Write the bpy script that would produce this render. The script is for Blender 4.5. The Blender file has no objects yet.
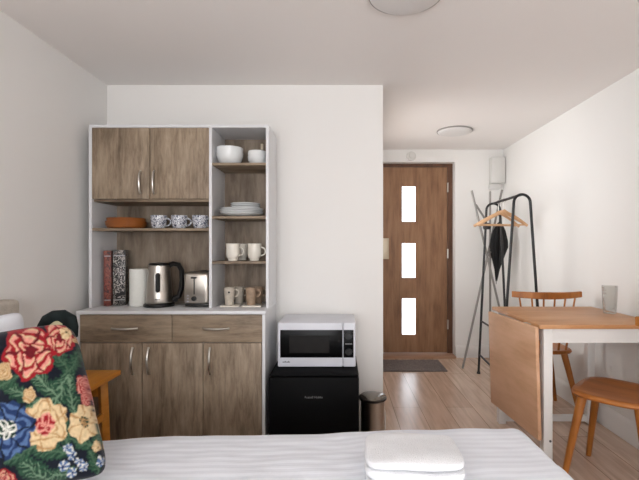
import bpy, bmesh, math, random
from mathutils import Vector, Matrix, noise
random.seed(7)
PI = math.pi
S = bpy.context.scene
C = S.collection

# ------------------------------------------------------------------ camera
cam_d = bpy.data.cameras.new('camera'); cam = bpy.data.objects.new('camera', cam_d); C.objects.link(cam)
cam.location = (0, 0, 1.15); cam.rotation_euler = (PI/2, 0, 0)
cam_d.sensor_width = 36; cam_d.lens = 420/639*36
cam_d.shift_x = -20.5/639; cam_d.shift_y = 8/639
cam_d.clip_start = .02
S.camera = cam
S.view_settings.view_transform = 'Standard'; S.view_settings.look = 'None'
S.view_settings.gamma = 1; S.view_settings.use_curve_mapping = False
S.view_settings.exposure = 0.0
# ------------------------------------------------------------------ world
w = bpy.data.worlds.new('daylight'); S.world = w; w.use_nodes = True
bg = w.node_tree.nodes['Background']; bg.inputs[0].default_value = (.93, .96, 1, 1); bg.inputs[1].default_value = 4.6
# ------------------------------------------------------------------ daylight at the two room windows, plus an added hallway fill
def area(name, loc, rot, sx, sy, power, col):
    l = bpy.data.lights.new(name, 'AREA'); l.shape = 'RECTANGLE'; l.size = sx; l.size_y = sy
    l.energy = power; l.color = col
    o = bpy.data.objects.new(name, l); C.objects.link(o); o.location = loc; o.rotation_euler = rot
    return o
area('window_daylight_left', (-1.64, -1.25, 1.2), (0, -PI/2-.6, 0), 1.6, 1.9, 36, (.97, .98, 1))
area('window_daylight_back', (.1, -2.85, 1.3), (PI/2+.8, 0, 0), 2.2, 1.5, 60, (.97, .98, 1))
area('window_daylight_hallway', (.10, 3.5, 1.45), (0, -PI/2, 0), 1.1, 1.0, 11, (1, .95, .9))  # added fill, out of view, to brighten the hallway

# ------------------------------------------------------------------ helpers
class MB:
    def __init__(s): s.bm = bmesh.new()
    def box(s, x0, x1, y0, y1, z0, z1, bev=0, seg=2):
        v = [s.bm.verts.new(p) for p in [(x0,y0,z0),(x1,y0,z0),(x1,y1,z0),(x0,y1,z0),(x0,y0,z1),(x1,y0,z1),(x1,y1,z1),(x0,y1,z1)]]
        fs = [s.bm.faces.new([v[i] for i in f]) for f in [(0,3,2,1),(4,5,6,7),(0,1,5,4),(1,2,6,5),(2,3,7,6),(3,0,4,7)]]
        if bev:
            es = list({e for f in fs for e in f.edges})
            bmesh.ops.bevel(s.bm, geom=es, offset=bev, segments=seg, profile=.5, affect='EDGES')
        return s
    def bar(s, p0, p1, wx, wz, bev=0):      # rectangular bar between two points
        p0 = Vector(p0); p1 = Vector(p1); d = p1-p0; L = d.length
        q = d.to_track_quat('Z', 'Y').to_matrix().to_4x4()
        n0 = len(s.bm.verts); t = MB(); t.box(-wx/2, wx/2, -wz/2, wz/2, 0, L, bev)
        t.bm.transform(Matrix.Translation(p0) @ q); s.merge(t); return s
    def merge(s, t):
        me = bpy.data.meshes.new('tmp'); t.bm.to_mesh(me); s.bm.from_mesh(me); bpy.data.meshes.remove(me); t.bm.free()
    def lathe(s, prof, seg=32, c=(0,0,0), axis='Z', cap=True):
        rings = []
        for r, z in prof:
            ring = []
            for i in range(seg):
                a = 2*PI*i/seg; x, y = r*math.cos(a), r*math.sin(a)
                p = (x, y, z) if axis == 'Z' else ((x, -z, y) if axis == 'Y' else (z, x, y))
                ring.append(s.bm.verts.new((p[0]+c[0], p[1]+c[1], p[2]+c[2])))
            rings.append(ring)
        for a, b in zip(rings, rings[1:]):
            for i in range(seg):
                s.bm.faces.new((a[i], a[(i+1)%seg], b[(i+1)%seg], b[i]))
        if cap:
            s.bm.faces.new(list(reversed(rings[0]))); s.bm.faces.new(rings[-1])
        return s
    def tube(s, pts, r, seg=12, r1=None, closed=False, flat=1.0, up=(0,0,1)):
        P = [Vector(p) for p in pts]; n = len(P); rings = []; ref = None
        for i, p in enumerate(P):
            if closed: d = P[(i+1)%n]-P[i-1]
            else: d = P[min(i+1,n-1)]-P[max(i-1,0)]
            d.normalize()
            if ref is None:
                ref = Vector(up)
                if abs(d.dot(ref)) > .95: ref = Vector((1,0,0))
            u = (ref - d*ref.dot(d)).normalized(); ref = u; v = d.cross(u)
            rr = r if r1 is None else r+(r1-r)*i/(n-1)
            rings.append([s.bm.verts.new(p+u*rr*math.cos(2*PI*k/seg)*flat+v*rr*math.sin(2*PI*k/seg)) for k in range(seg)])
        m = n if closed else n-1
        for i in range(m):
            a, b = rings[i], rings[(i+1)%n]
            for k in range(seg): s.bm.faces.new((a[k], a[(k+1)%seg], b[(k+1)%seg], b[k]))
        if not closed:
            s.bm.faces.new(list(reversed(rings[0]))); s.bm.faces.new(rings[-1])
        return s
    def prism(s, pts, z0, z1, bev=0):       # outline in xy, extruded in z
        a = [s.bm.verts.new((x, y, z0)) for x, y in pts]; b = [s.bm.verts.new((x, y, z1)) for x, y in pts]
        n = len(pts); fs = [s.bm.faces.new(list(reversed(a))), s.bm.faces.new(b)]
        for i in range(n): fs.append(s.bm.faces.new((a[i], a[(i+1)%n], b[(i+1)%n], b[i])))
        if bev:
            es = list(set(fs[0].edges) | set(fs[1].edges))
            bmesh.ops.bevel(s.bm, geom=es, offset=bev, segments=2, profile=.5, affect='EDGES')
        return s
    def grid(s, f, nu, nv):
        V = [[s.bm.verts.new(f(i/nu, j/nv)) for i in range(nu+1)] for j in range(nv+1)]
        for j in range(nv):
            for i in range(nu): s.bm.faces.new((V[j][i], V[j][i+1], V[j+1][i+1], V[j+1][i]))
        return s
    def xf(s, m): s.bm.transform(m); return s
    def obj(s, name, mat, parent=None, loc=(0,0,0), rot=(0,0,0), ang=35, weld=False):
        if weld: bmesh.ops.remove_doubles(s.bm, verts=s.bm.verts, dist=1e-5)
        bmesh.ops.recalc_face_normals(s.bm, faces=s.bm.faces)
        me = bpy.data.meshes.new(name); s.bm.to_mesh(me); s.bm.free()
        for p in me.polygons: p.use_smooth = True
        me.set_sharp_from_angle(angle=math.radians(ang))
        me.materials.append(mat)
        o = bpy.data.objects.new(name, me); C.objects.link(o)
        o.location = loc; o.rotation_euler = rot
        if parent: o.parent = parent
        return o
def tag(o, label=None, cat=None, group=None, kind=None):
    if label: o['label'] = label
    if cat: o['category'] = cat
    if group: o['group'] = group
    if kind: o['kind'] = kind
    return o
def thing(name, label, cat, loc=(0,0,0), rz=0, group=None):
    o = bpy.data.objects.new(name, None); C.objects.link(o); o.empty_display_size = .1
    o.location = loc; o.rotation_euler = (0, 0, rz)
    return tag(o, label, cat, group)
def dup(root, loc, rz=0, label=None, group=None):
    def cp(o, par):
        c = o.copy(); C.objects.link(c); c.parent = par
        for ch in list(o.children): cp(ch, c)
        return c
    r = cp(root, None); r.location = loc; r.rotation_euler = (0, 0, rz)
    if label: r['label'] = label
    if group: r['group'] = group
    return r
def struct(o): o['kind'] = 'structure'; return o

# ------------------------------------------------------------------ materials
def srgb(r, g, b):
    f = lambda c: (c/255/12.92) if c/255 <= .04045 else ((c/255+.055)/1.055)**2.4
    return (f(r), f(g), f(b), 1)
def base(name):
    m = bpy.data.materials.new(name); m.use_nodes = True
    nt = m.node_tree; b = nt.nodes['Principled BSDF']; return m, nt, b
def plain(name, col, rough=.5, metal=0, var=.04, scale=6, bump=0, bscale=60, spec=.5, coat=0):
    m, nt, b = base(name); N = nt.nodes; L = nt.links
    tc = N.new('ShaderNodeTexCoord'); no = N.new('ShaderNodeTexNoise'); no.inputs['Scale'].default_value = scale
    L.new(tc.outputs['Object'], no.inputs['Vector'])
    r = N.new('ShaderNodeValToRGB'); r.color_ramp.elements[0].position = .3; r.color_ramp.elements[1].position = .7
    r.color_ramp.elements[0].color = tuple(c*(1-var) for c in col[:3])+(1,)
    r.color_ramp.elements[1].color = tuple(min(1, c*(1+var)) for c in col[:3])+(1,)
    L.new(no.outputs['Fac'], r.inputs[0]); L.new(r.outputs[0], b.inputs['Base Color'])
    b.inputs['Roughness'].default_value = rough; b.inputs['Metallic'].default_value = metal
    b.inputs['Specular IOR Level'].default_value = spec; b.inputs['Coat Weight'].default_value = coat
    if bump:
        n2 = N.new('ShaderNodeTexNoise'); n2.inputs['Scale'].default_value = bscale; n2.inputs['Detail'].default_value = 4
        L.new(tc.outputs['Object'], n2.inputs['Vector'])
        bp = N.new('ShaderNodeBump'); bp.inputs['Strength'].default_value = bump; bp.inputs['Distance'].default_value = .01
        L.new(n2.outputs['Fac'], bp.inputs['Height']); L.new(bp.outputs[0], b.inputs['Normal'])
    return m
def wood(name, c0, c1, c2, stretch=(12, 12, 1.2), scale=2.2, rough=.45, blotch=.5, bump=.08, spec=.4):
    m, nt, b = base(name); N = nt.nodes; L = nt.links
    tc = N.new('ShaderNodeTexCoord'); mp = N.new('ShaderNodeMapping'); mp.inputs['Scale'].default_value = stretch
    L.new(tc.outputs['Object'], mp.inputs[0])
    n1 = N.new('ShaderNodeTexNoise'); n1.inputs['Scale'].default_value = scale; n1.inputs['Detail'].default_value = 6; n1.inputs['Roughness'].default_value = .7; n1.inputs['Distortion'].default_value = .35
    L.new(mp.outputs[0], n1.inputs['Vector'])
    mp2 = N.new('ShaderNodeMapping'); mp2.inputs['Scale'].default_value = tuple(max(1, s*.3) for s in stretch); L.new(tc.outputs['Object'], mp2.inputs[0])
    n2 = N.new('ShaderNodeTexNoise'); n2.inputs['Scale'].default_value = 3; n2.inputs['Detail'].default_value = 3; L.new(mp2.outputs[0], n2.inputs['Vector'])
    mx = N.new('ShaderNodeMix'); mx.data_type = 'FLOAT'; mx.inputs[0].default_value = blotch
    L.new(n1.outputs['Fac'], mx.inputs[2]); L.new(n2.outputs['Fac'], mx.inputs[3])
    r = N.new('ShaderNodeValToRGB'); e = r.color_ramp.elements
    e[0].position = .34; e[0].color = c0; e[1].position = .66; e[1].color = c2
    k = e.new(.5); k.color = c1
    L.new(mx.outputs[0], r.inputs[0]); L.new(r.outputs[0], b.inputs['Base Color'])
    b.inputs['Roughness'].default_value = rough; b.inputs['Specular IOR Level'].default_value = spec
    bp = N.new('ShaderNodeBump'); bp.inputs['Strength'].default_value = bump; bp.inputs['Distance'].default_value = .004
    L.new(n1.outputs['Fac'], bp.inputs['Height']); L.new(bp.outputs[0], b.inputs['Normal'])
    return m
def glass(name, tint=(1,1,1,1), gloss=.12):
    m, nt, b = base(name); N = nt.nodes; L = nt.links; N.remove(b); out = N['Material Output']
    t = N.new('ShaderNodeBsdfTransparent'); t.inputs[0].default_value = tint
    g = N.new('ShaderNodeBsdfGlossy'); g.inputs['Roughness'].default_value = .03
    lw = N.new('ShaderNodeLayerWeight'); lw.inputs[0].default_value = .35
    ml = N.new('ShaderNodeMath'); ml.operation = 'MULTIPLY_ADD'; ml.inputs[1].default_value = gloss*3; ml.inputs[2].default_value = gloss*.25
    L.new(lw.outputs['Fresnel'], ml.inputs[0])
    mx = N.new('ShaderNodeMixShader'); L.new(ml.outputs[0], mx.inputs[0]); L.new(t.outputs[0], mx.inputs[1]); L.new(g.outputs[0], mx.inputs[2])
    L.new(mx.outputs[0], out.inputs['Surface']); return m
def pattern(name, cols, scale, kind='voronoi', rough=.3, pos=None, stretch=(1,1,1)):
    m, nt, b = base(name); N = nt.nodes; L = nt.links
    tc = N.new('ShaderNodeTexCoord'); mp = N.new('ShaderNodeMapping'); mp.inputs['Scale'].default_value = stretch
    L.new(tc.outputs['Object'], mp.inputs[0])
    if kind == 'voronoi':
        t = N.new('ShaderNodeTexVoronoi'); t.feature = 'SMOOTH_F1'; o = 'Distance'
    else:
        t = N.new('ShaderNodeTexNoise'); t.inputs['Detail'].default_value = 1.5; t.inputs['Distortion'].default_value = 1.2; o = 'Fac'
    t.inputs['Scale'].default_value = scale; L.new(mp.outputs[0], t.inputs['Vector'])
    r = N.new('ShaderNodeValToRGB'); r.color_ramp.interpolation = 'CONSTANT'
    pos = pos or [i/len(cols) for i in range(len(cols))]
    e = r.color_ramp.elements; e[0].position = pos[0]; e[0].color = cols[0]; e[1].position = pos[1]; e[1].color = cols[1]
    for p, c in list(zip(pos, cols))[2:]: e.new(p).color = c
    L.new(t.outputs[o], r.inputs[0]); L.new(r.outputs[0], b.inputs['Base Color']); b.inputs['Roughness'].default_value = rough
    return m

M = {}
M['wall'] = plain('white_wall_paint', srgb(236, 234, 231), .85, var=.012, scale=1.2, bump=.03, bscale=90, spec=.2)
M['ceiling'] = plain('ceiling_paint', srgb(238, 234, 231), .9, var=.01, scale=1, spec=.1)
M['trim'] = plain('white_gloss_trim', srgb(228, 225, 222), .4, var=.01)
M['white_board'] = plain('white_laminate', srgb(222, 222, 224), .35, var=.01)
M['oak'] = wood('grey_rustic_oak', srgb(100, 84, 67), srgb(147, 129, 109), srgb(179, 161, 139), (11, 11, 1.6), 3.4, .55, .42)
M['oak_h'] = wood('grey_rustic_oak_across', srgb(90, 75, 60), srgb(140, 122, 102), srgb(168, 150, 128), (1.6, 11, 11), 3.4, .55, .42)
M['oak_back'] = wood('grey_oak_back_board', srgb(88, 74, 60), srgb(134, 118, 102), srgb(165, 150, 133), (9, 9, 1.5), 2.4, .6, .5)
M['steel'] = plain('brushed_steel', srgb(190, 184, 176), .28, 1, .05, 8)
M['nickel'] = plain('satin_nickel', srgb(196, 192, 186), .3, 1, .02)
M['black'] = plain('black_plastic', srgb(16, 16, 17), .35, var=.1)
M['black_gloss'] = plain('black_glass_panel', srgb(6, 6, 7), .3, var=.05, spec=.15)
M['fridge'] = plain('black_fridge_enamel', srgb(7, 7, 8), .6, var=.1, spec=.12)
M['white_enamel'] = plain('white_appliance_enamel', srgb(212, 213, 220), .35, var=.01)
M['china'] = plain('white_china', srgb(226, 228, 228), .15, var=.01)
M['cream_china'] = plain('cream_china', srgb(232, 226, 214), .2, var=.02)
M['rustic'] = plain('speckled_stoneware', srgb(192, 182, 168), .35, var=.16, scale=40)
M['rustic_brown'] = plain('brown_speckled_stoneware', srgb(158, 134, 112), .35, var=.2, scale=40)
M['terracotta'] = plain('terracotta_glaze', srgb(140, 80, 34), .3, var=.15, scale=20)
M['blue_mug'] = pattern('blue_patterned_glaze', [srgb(225, 226, 230), srgb(66, 72, 96), srgb(206, 208, 216)], 75, 'noise', .2, [0, .47, .56])
M['honey'] = wood('honey_beech', srgb(132, 76, 26), srgb(164, 100, 40), srgb(184, 120, 54), (10, 10, 1.4), 2, .35, .4, .04)
M['honey_seat'] = wood('honey_beech_seat', srgb(136, 76, 28), srgb(164, 98, 42), srgb(184, 118, 56), (10, 1.4, 10), 2, .32, .4, .04)
M['stool'] = wood('orange_pine', srgb(182, 112, 34), srgb(204, 134, 50), srgb(216, 150, 68), (10, 1.4, 10), 2, .4, .4, .03)
M['table'] = wood('beech_table_top', srgb(176, 122, 76), srgb(194, 142, 96), srgb(208, 160, 116), (1.2, 10, 10), 2, .38, .45, .03)
M['leaf'] = wood('beech_table_leaf', srgb(196, 150, 114), srgb(212, 167, 132), srgb(222, 180, 148), (10, 1.2, 10), 2, .42, .5, .03)
M['door'] = wood('brown_oak_door', srgb(114, 80, 56), srgb(144, 106, 76), srgb(160, 121, 90), (12, 12, 1.1), 2.4, .5, .4)
M['frame'] = wood('dark_door_frame', srgb(72, 46, 30), srgb(94, 62, 42), srgb(106, 72, 50), (12, 12, 1.1), 2.4, .5, .4)
M['mat'] = plain('grey_doormat', srgb(122, 112, 108), .95, var=.25, scale=60, bump=.6, bscale=300, spec=.1)
M['threshold'] = wood('threshold_wood', srgb(150, 112, 88), srgb(172, 134, 108), srgb(186, 150, 124), (1.2, 10, 10), 2, .45)
M['silver'] = plain('grey_painted_metal', srgb(142, 138, 134), .4, .4, .03)
M['rail_black'] = plain('black_powder_coat', srgb(22, 22, 24), .45, var=.05)
M['hanger'] = wood('pale_hanger_wood', srgb(196, 150, 108), srgb(214, 170, 128), srgb(226, 186, 146), (1.2, 10, 10), 2, .4)
M['umbrella'] = plain('black_nylon', srgb(13, 13, 15), .7, var=.2, scale=30)
M['towel'] = plain('white_terry_towel', srgb(247, 248, 251), .95, var=.02, scale=30, bump=.6, bscale=320, spec=.1)
M['pillowcase'] = plain('white_cotton', srgb(236, 238, 244), .9, var=.01, bump=.1, bscale=30, spec=.1)
M['headboard'] = plain('oatmeal_fabric', srgb(205, 196, 184), .95, var=.06, scale=50, bump=.5, bscale=260, spec=.1)
M['divan'] = plain('grey_divan_fabric', srgb(150, 148, 146), .95, var=.05, scale=40, spec=.1)
M['paper'] = plain('white_paper_roll', srgb(230, 230, 224), .95, var=.02, scale=80, bump=.3, bscale=200, spec=.1)
M['glass'] = glass('clear_glass')
M['frost'] = glass('door_glass', (.96, .98, 1, 1), .1)
M['plastic_white'] = plain('white_plastic', srgb(214, 212, 208), .4, var=.01)
M['grey_plastic'] = plain('grey_plastic_edge', srgb(150, 146, 142), .5, var=.02)
M['lamp'] = plain('opal_diffuser', srgb(222, 220, 218), .35, var=.01)
M['book_red'] = pattern('red_book_cloth', [srgb(60, 30, 28), srgb(120, 50, 38), srgb(140, 80, 62), srgb(96, 40, 34)], 60, 'noise', .5, [0, .42, .55, .62])
M['book_black'] = pattern('black_ornate_book_cloth', [srgb(20, 18, 20), srgb(170, 162, 156), srgb(24, 20, 22), srgb(110, 96, 92)], 45, 'noise', .4, [0, .46, .53, .64])
M['pages'] = plain('book_pages', srgb(210, 200, 184), .9, var=.05, scale=120)
M['letter'] = plain('grey_lettering', srgb(150, 150, 150), .4)
M['letter_dark'] = plain('dark_lettering', srgb(50, 50, 58), .4)
M['cream_plate'] = plain('pale_metal_plate', srgb(206, 192, 168), .35, .2, .02)
M['bin_lid'] = plain('polished_bin_lid', srgb(130, 124, 116), .16, .9, .03)
M['bin_rim'] = plain('dark_bin_rim', srgb(34, 26, 24), .35)
M['window_dark'] = plain('smoked_oven_window', srgb(30, 28, 27), .4, var=.1, scale=30, spec=.15)

# floor: laminate planks running down the room
def floor_mat():
    m, nt, b = base('oak_laminate_planks'); N = nt.nodes; L = nt.links
    tc = N.new('ShaderNodeTexCoord'); mp = N.new('ShaderNodeMapping'); mp.inputs['Rotation'].default_value = (0, 0, PI/2)
    L.new(tc.outputs['Object'], mp.inputs[0])
    br = N.new('ShaderNodeTexBrick'); br.offset = .37; br.inputs['Scale'].default_value = 1; br.inputs['Brick Width'].default_value = 1.28; br.inputs['Row Height'].default_value = .192
    br.inputs['Mortar Size'].default_value = .0022; br.inputs['Bias'].default_value = 0
    br.inputs['Color1'].default_value = srgb(200, 169, 148); br.inputs['Color2'].default_value = srgb(217, 190, 169); br.inputs['Mortar'].default_value = srgb(140, 110, 90)
    L.new(mp.outputs[0], br.inputs['Vector'])
    mp2 = N.new('ShaderNodeMapping'); mp2.inputs['Scale'].default_value = (14, 1.2, 1); L.new(tc.outputs['Object'], mp2.inputs[0])
    n = N.new('ShaderNodeTexNoise'); n.inputs['Scale'].default_value = 2.4; n.inputs['Detail'].default_value = 6; n.inputs['Distortion'].default_value = .5; L.new(mp2.outputs[0], n.inputs['Vector'])
    r = N.new('ShaderNodeValToRGB'); r.color_ramp.elements[0].position = .3; r.color_ramp.elements[1].position = .7
    r.color_ramp.elements[0].color = (.74, .72, .7, 1); r.color_ramp.elements[1].color = (1.08, 1.08, 1.08, 1); L.new(n.outputs['Fac'], r.inputs[0])
    mx = N.new('ShaderNodeMix'); mx.data_type = 'RGBA'; mx.blend_type = 'MULTIPLY'; mx.inputs[0].default_value = 1
    L.new(br.outputs['Color'], mx.inputs[6]); L.new(r.outputs[0], mx.inputs[7]); L.new(mx.outputs[2], b.inputs['Base Color'])
    b.inputs['Roughness'].default_value = .27; b.inputs['Specular IOR Level'].default_value = 1
    bp = N.new('ShaderNodeBump'); bp.inputs['Strength'].default_value = .15; bp.inputs['Distance'].default_value = .003; bp.invert = True
    L.new(br.outputs['Fac'], bp.inputs['Height']); L.new(bp.outputs[0], b.inputs['Normal'])
    return m
M['floor'] = floor_mat()
# duvet: satin stripe cotton
def duvet_mat():
    m, nt, b = base('satin_stripe_cotton'); N = nt.nodes; L = nt.links
    uv = N.new('ShaderNodeUVMap'); uv.uv_map = 'cloth'; sx = N.new('ShaderNodeSeparateXYZ'); L.new(uv.outputs[0], sx.inputs[0])
    a = N.new('ShaderNodeMath'); a.operation = 'MULTIPLY'; a.inputs[1].default_value = 2*PI/.032; L.new(sx.outputs['Y'], a.inputs[0])
    s = N.new('ShaderNodeMath'); s.operation = 'SINE'; L.new(a.outputs[0], s.inputs[0])
    r = N.new('ShaderNodeMapRange'); r.inputs['From Min'].default_value = -.35; r.inputs['From Max'].default_value = .35; L.new(s.outputs[0], r.inputs['Value'])
    c = N.new('ShaderNodeValToRGB'); c.color_ramp.elements[0].color = srgb(233, 236, 244); c.color_ramp.elements[1].color = srgb(240, 243, 250)
    L.new(r.outputs[0], c.inputs[0]); L.new(c.outputs[0], b.inputs['Base Color'])
    rr = N.new('ShaderNodeMapRange'); rr.inputs['To Min'].default_value = .45; rr.inputs['To Max'].default_value = .85; L.new(r.outputs[0], rr.inputs['Value']); L.new(rr.outputs[0], b.inputs['Roughness'])
    b.inputs['Specular IOR Level'].default_value = .3
    bp = N.new('ShaderNodeBump'); bp.inputs['Strength'].default_value = .12; bp.inputs['Distance'].default_value = .003
    L.new(r.outputs[0], bp.inputs['Height']); L.new(bp.outputs[0], b.inputs['Normal'])
    return m
M['duvet'] = duvet_mat()

# ------------------------------------------------------------------ the setting
XL, XR, YB, YW, YD, ZC, XP = -1.478, 1.72, -2.65, 2.665, 4.42, 2.185, .273
T = .12
struct(MB().box(XL-T, XR+T, YB-T, YD+.5, -.1, 0).obj('floor', M['floor']))
struct(MB().box(XL-T, XR+T, YB-T, YD+T, ZC, ZC+.1).obj('ceiling', M['ceiling']))
# left wall with its window opening (behind the camera)
wy0, wy1, wz0, wz1 = -2.2, -.3, .4, 2.0
m = MB(); m.box(XL-T, XL, YB-T, wy0, 0, ZC); m.box(XL-T, XL, wy1, YW+.0, 0, ZC); m.box(XL-T, XL, wy0, wy1, 0, wz0); m.box(XL-T, XL, wy0, wy1, wz1, ZC)
struct(m.obj('wall_left', M['wall']))
bx0, bx1, bz0, bz1 = -1.0, 1.2, .55, 2.05
m = MB(); m.box(XL, bx0, YB-T, YB, 0, ZC); m.box(bx1, XR, YB-T, YB, 0, ZC); m.box(bx0, bx1, YB-T, YB, 0, bz0); m.box(bx0, bx1, YB-T, YB, bz1, ZC)
struct(m.obj('wall_back', M['wall']))
struct(MB().box(XR, XR+T, YB-T, YD+T, 0, ZC).obj('wall_right', M['wall']))
# the wall behind the dresser, returning along the hallway, with an opening added for fill light
m = MB(); m.box(XL-T, XP, YW, YW+.1, 0, ZC); m.box(XP-.1, XP, YW+.1, 2.95, 0, ZC); m.box(XP-.1, XP, 4.05, YD, 0, ZC); m.box(XP-.1, XP, 2.95, 4.05, 0, .95); m.box(XP-.1, XP, 2.95, 4.05, 1.95, ZC)
struct(m.obj('wall_front', M['wall'], weld=False))
dx0, dx1, dzt = .29, 1.21, 2.055
m = MB(); m.box(XP-.1, dx0, YD, YD+T+.06, 0, ZC); m.box(dx1, XR+T, YD, YD+T+.06, 0, ZC); m.box(dx0, dx1, YD, YD+T+.06, dzt, ZC)
struct(m.obj('wall_hallway', M['wall']))
def window(n, x0, x1, y0, y1, z0, z1, axis):
    t = bpy.data.objects.new('window_%d' % n, None); C.objects.link(t); struct(t)
    f = MB()
    if axis == 'x':
        xm = (x0+x1)/2
        for a, b_ in ((y0, y0+.05), (y1-.05, y1), ((y0+y1)/2-.03, (y0+y1)/2+.03)): f.box(xm-.03, xm+.03, a, b_, z0, z1)
        f.box(xm-.03, xm+.03, y0, y1, z0, z0+.05); f.box(xm-.03, xm+.03, y0, y1, z1-.05, z1)
        g = MB().box(xm-.003, xm+.003, y0+.05, y1-.05, z0+.05, z1-.05)
    else:
        ym = (y0+y1)/2
        for a, b_ in ((x0, x0+.05), (x1-.05, x1), ((x0+x1)/2-.03, (x0+x1)/2+.03)): f.box(a, b_, ym-.03, ym+.03, z0, z1)
        f.box(x0, x1, ym-.03, ym+.03, z0, z0+.05); f.box(x0, x1, ym-.03, ym+.03, z1-.05, z1)
        g = MB().box(x0+.05, x1-.05, ym-.003, ym+.003, z0+.05, z1-.05)
    f.obj('window_frame', M['trim'], t); g.obj('window_pane', M['glass'], t)
window(1, XL-T, XL, wy0, wy1, wz0, wz1, 'x')
window(3, XP-.1, XP, 2.95, 4.05, .95, 1.95, 'x')  # invented hallway side window, unseen, only there to let the fill in
window(2, bx0, bx1, YB-T, YB, bz0, bz1, 'y')
# baseboards
BB = [(.0, .0), (.018, 0), (.018, .105), (.012, .12), (.0, .13)]
def baseboard(name, p0, p1, nrm):
    m = MB(); n = Vector((nrm[0], nrm[1], 0)); a = []; b_ = []
    for t_, z in BB:
        a.append(m.bm.verts.new((p0[0]+n.x*t_, p0[1]+n.y*t_, z))); b_.append(m.bm.verts.new((p1[0]+n.x*t_, p1[1]+n.y*t_, z)))
    k = len(BB)
    m.bm.faces.new(a); m.bm.faces.new(list(reversed(b_)))
    for i in range(k): m.bm.faces.new((a[i], b_[i], b_[(i+1)%k], a[(i+1)%k]))
    struct(m.obj(name, M['trim']))
baseboard('baseboard_right', (XR, YB), (XR, YD), (-1, 0))
baseboard('baseboard_hallway', (dx1+.0, YD), (XR-.018, YD), (0, -1))
baseboard('baseboard_front', (XL, YW), (XP, YW), (0, -1))
baseboard('baseboard_left', (XL, YB), (XL, YW-.018), (1, 0))
baseboard('baseboard_partition', (XP, YW), (XP, YD), (1, 0))
# front door
YL = YD+.10
f = MB(); f.box(1.155, dx1, YL-.01, YL+.06, 0, dzt); f.box(dx0, .335, YL-.01, YL+.06, 0, dzt); f.box(.335, 1.155, YL-.01, YL+.06, 2.022, dzt)
struct(f.obj('trim_1', M['frame']))
struct(MB().box(dx0, dx1, YD-.06, YL+.06, .0, .022, .004).obj('trim_2', M['threshold']))
dl0, dl1, dz0, dz1 = .338, 1.152, .026, 2.019
sl = [(.213, .612), (.827, 1.204), (1.43, 1.817)]; sx0, sx1 = .664, .818
m = MB(); m.box(dl0, sx0, YL, YL+.045, dz0, dz1); m.box(sx1, dl1, YL, YL+.045, dz0, dz1)
zs = [dz0]+[z for p in sl for z in p]+[dz1]
for a, b_ in zip(zs[::2], zs[1::2]): m.box(sx0, sx1, YL, YL+.045, a, b_)
door = struct(m.obj('door_1', M['door'], weld=True))
for a, b_ in sl:
    p = MB().box(sx0, sx1, YL+.02, YL+.026, a, b_).obj('door_pane', M['frost'], door)
    q = MB(); e = .008
    q.box(sx0-e, sx0+.004, YL-.004, YL+.002, a-e, b_+e); q.box(sx1-.004, sx1+e, YL-.004, YL+.002, a-e, b_+e)
    q.box(sx0, sx1, YL-.004, YL+.002, a-e, a+.004); q.box(sx0, sx1, YL-.004, YL+.002, b_-.004, b_+e)
    q.obj('glazing_bead', M['door'], door)
MB().box(.45, .525, YL-.012, YL, 1.03, 1.255, .003).obj('lock_plate', M['cream_plate'], door)
for z in (.28, 1.04, 1.75): MB().lathe([(.009, 0), (.009, .1)], 12, (1.156, YL-.014, z)).obj('hinge', M['nickel'], door)

# ------------------------------------------------------------------ dresser
DX0, DX1 = -1.417, -.402
DB, DU = 2.268, 2.378          # front of base, front of hutch (door faces are 8-10 mm ahead)
WT = .812
dr = thing('kitchen_dresser', 'tall white and grey oak kitchen dresser with open shelves, drawers and cupboards', 'dresser', ((DX0+DX1)/2, 2.45, 0))
ox, oy = (DX0+DX1)/2, 2.45
def part(mb, name, mat, par=dr, bo=(ox, oy, 0)): return mb.xf(Matrix.Translation((-bo[0], -bo[1], -bo[2]))).obj(name, mat, par)
BK = YW-.022
t = .016
m = MB(); m.box(DX0, DX0+t, DB-.01, BK, 0, WT-.02); m.box(DX1-t, DX1, DB-.01, BK, 0, WT-.02)
m.box(DX0+t, DX1-t, DB+.01, BK, .06, .076); m.box(DX0+t, DX1-t, DB+.012, BK, .633, .643); m.box(-.9, -.884, DB+.012, BK, .076, .633)
m.box(DX0+t, DX1-t, BK-.006, BK, .076, WT-.02)
part(m, 'base_carcass', M['white_board'])
part(MB().box(DX0+t, DX1-t, DB+.03, DB+.042, .0, .058), 'plinth', M['oak_h'])
part(MB().box(DX0-.003, DX1+.003, DB-.012, BK, WT-.019, WT, .002), 'worktop', M['white_board'])
def bow(mb, p0, p1, out, r=.0045, n=10):       # bow handle
    P = []
    for i in range(n+1):
        k = i/n; P.append(Vector(p0).lerp(Vector(p1), k)+Vector((0, -out*math.sin(PI*k)**.6-.002, 0)))
    mb.tube(P, r, 8); return mb
dmid = -.904
for a, b_ in ((DX0+t+.002, dmid-.002), (dmid+.002, DX1-t-.002)):
    d = part(MB().box(a, b_, DB-.008, DB+.008, .642, WT-.023, .001), 'drawer', M['oak_h'])
    c_ = (a+b_)/2-.005
    part(bow(MB(), (c_-.07, DB-.008, .717), (c_+.07, DB-.008, .717), .022, .006), 'drawer_handle', M['nickel'], d)
xs = [DX0+t+.002, -1.065, -.737, DX1-t-.002]
for i in range(3):
    d = part(MB().box(xs[i]+.002, xs[i+1]-.002, DB-.008, DB+.008, .063, .638, .001), 'cupboard_door', M['oak'])
    hx = [xs[1]-.05, xs[1]+.036, xs[2]+.038][i]
    part(bow(MB(), (hx, DB-.008, .615), (hx, DB-.008, .47), .022, .006), 'door_handle', M['nickel'], d)
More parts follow.
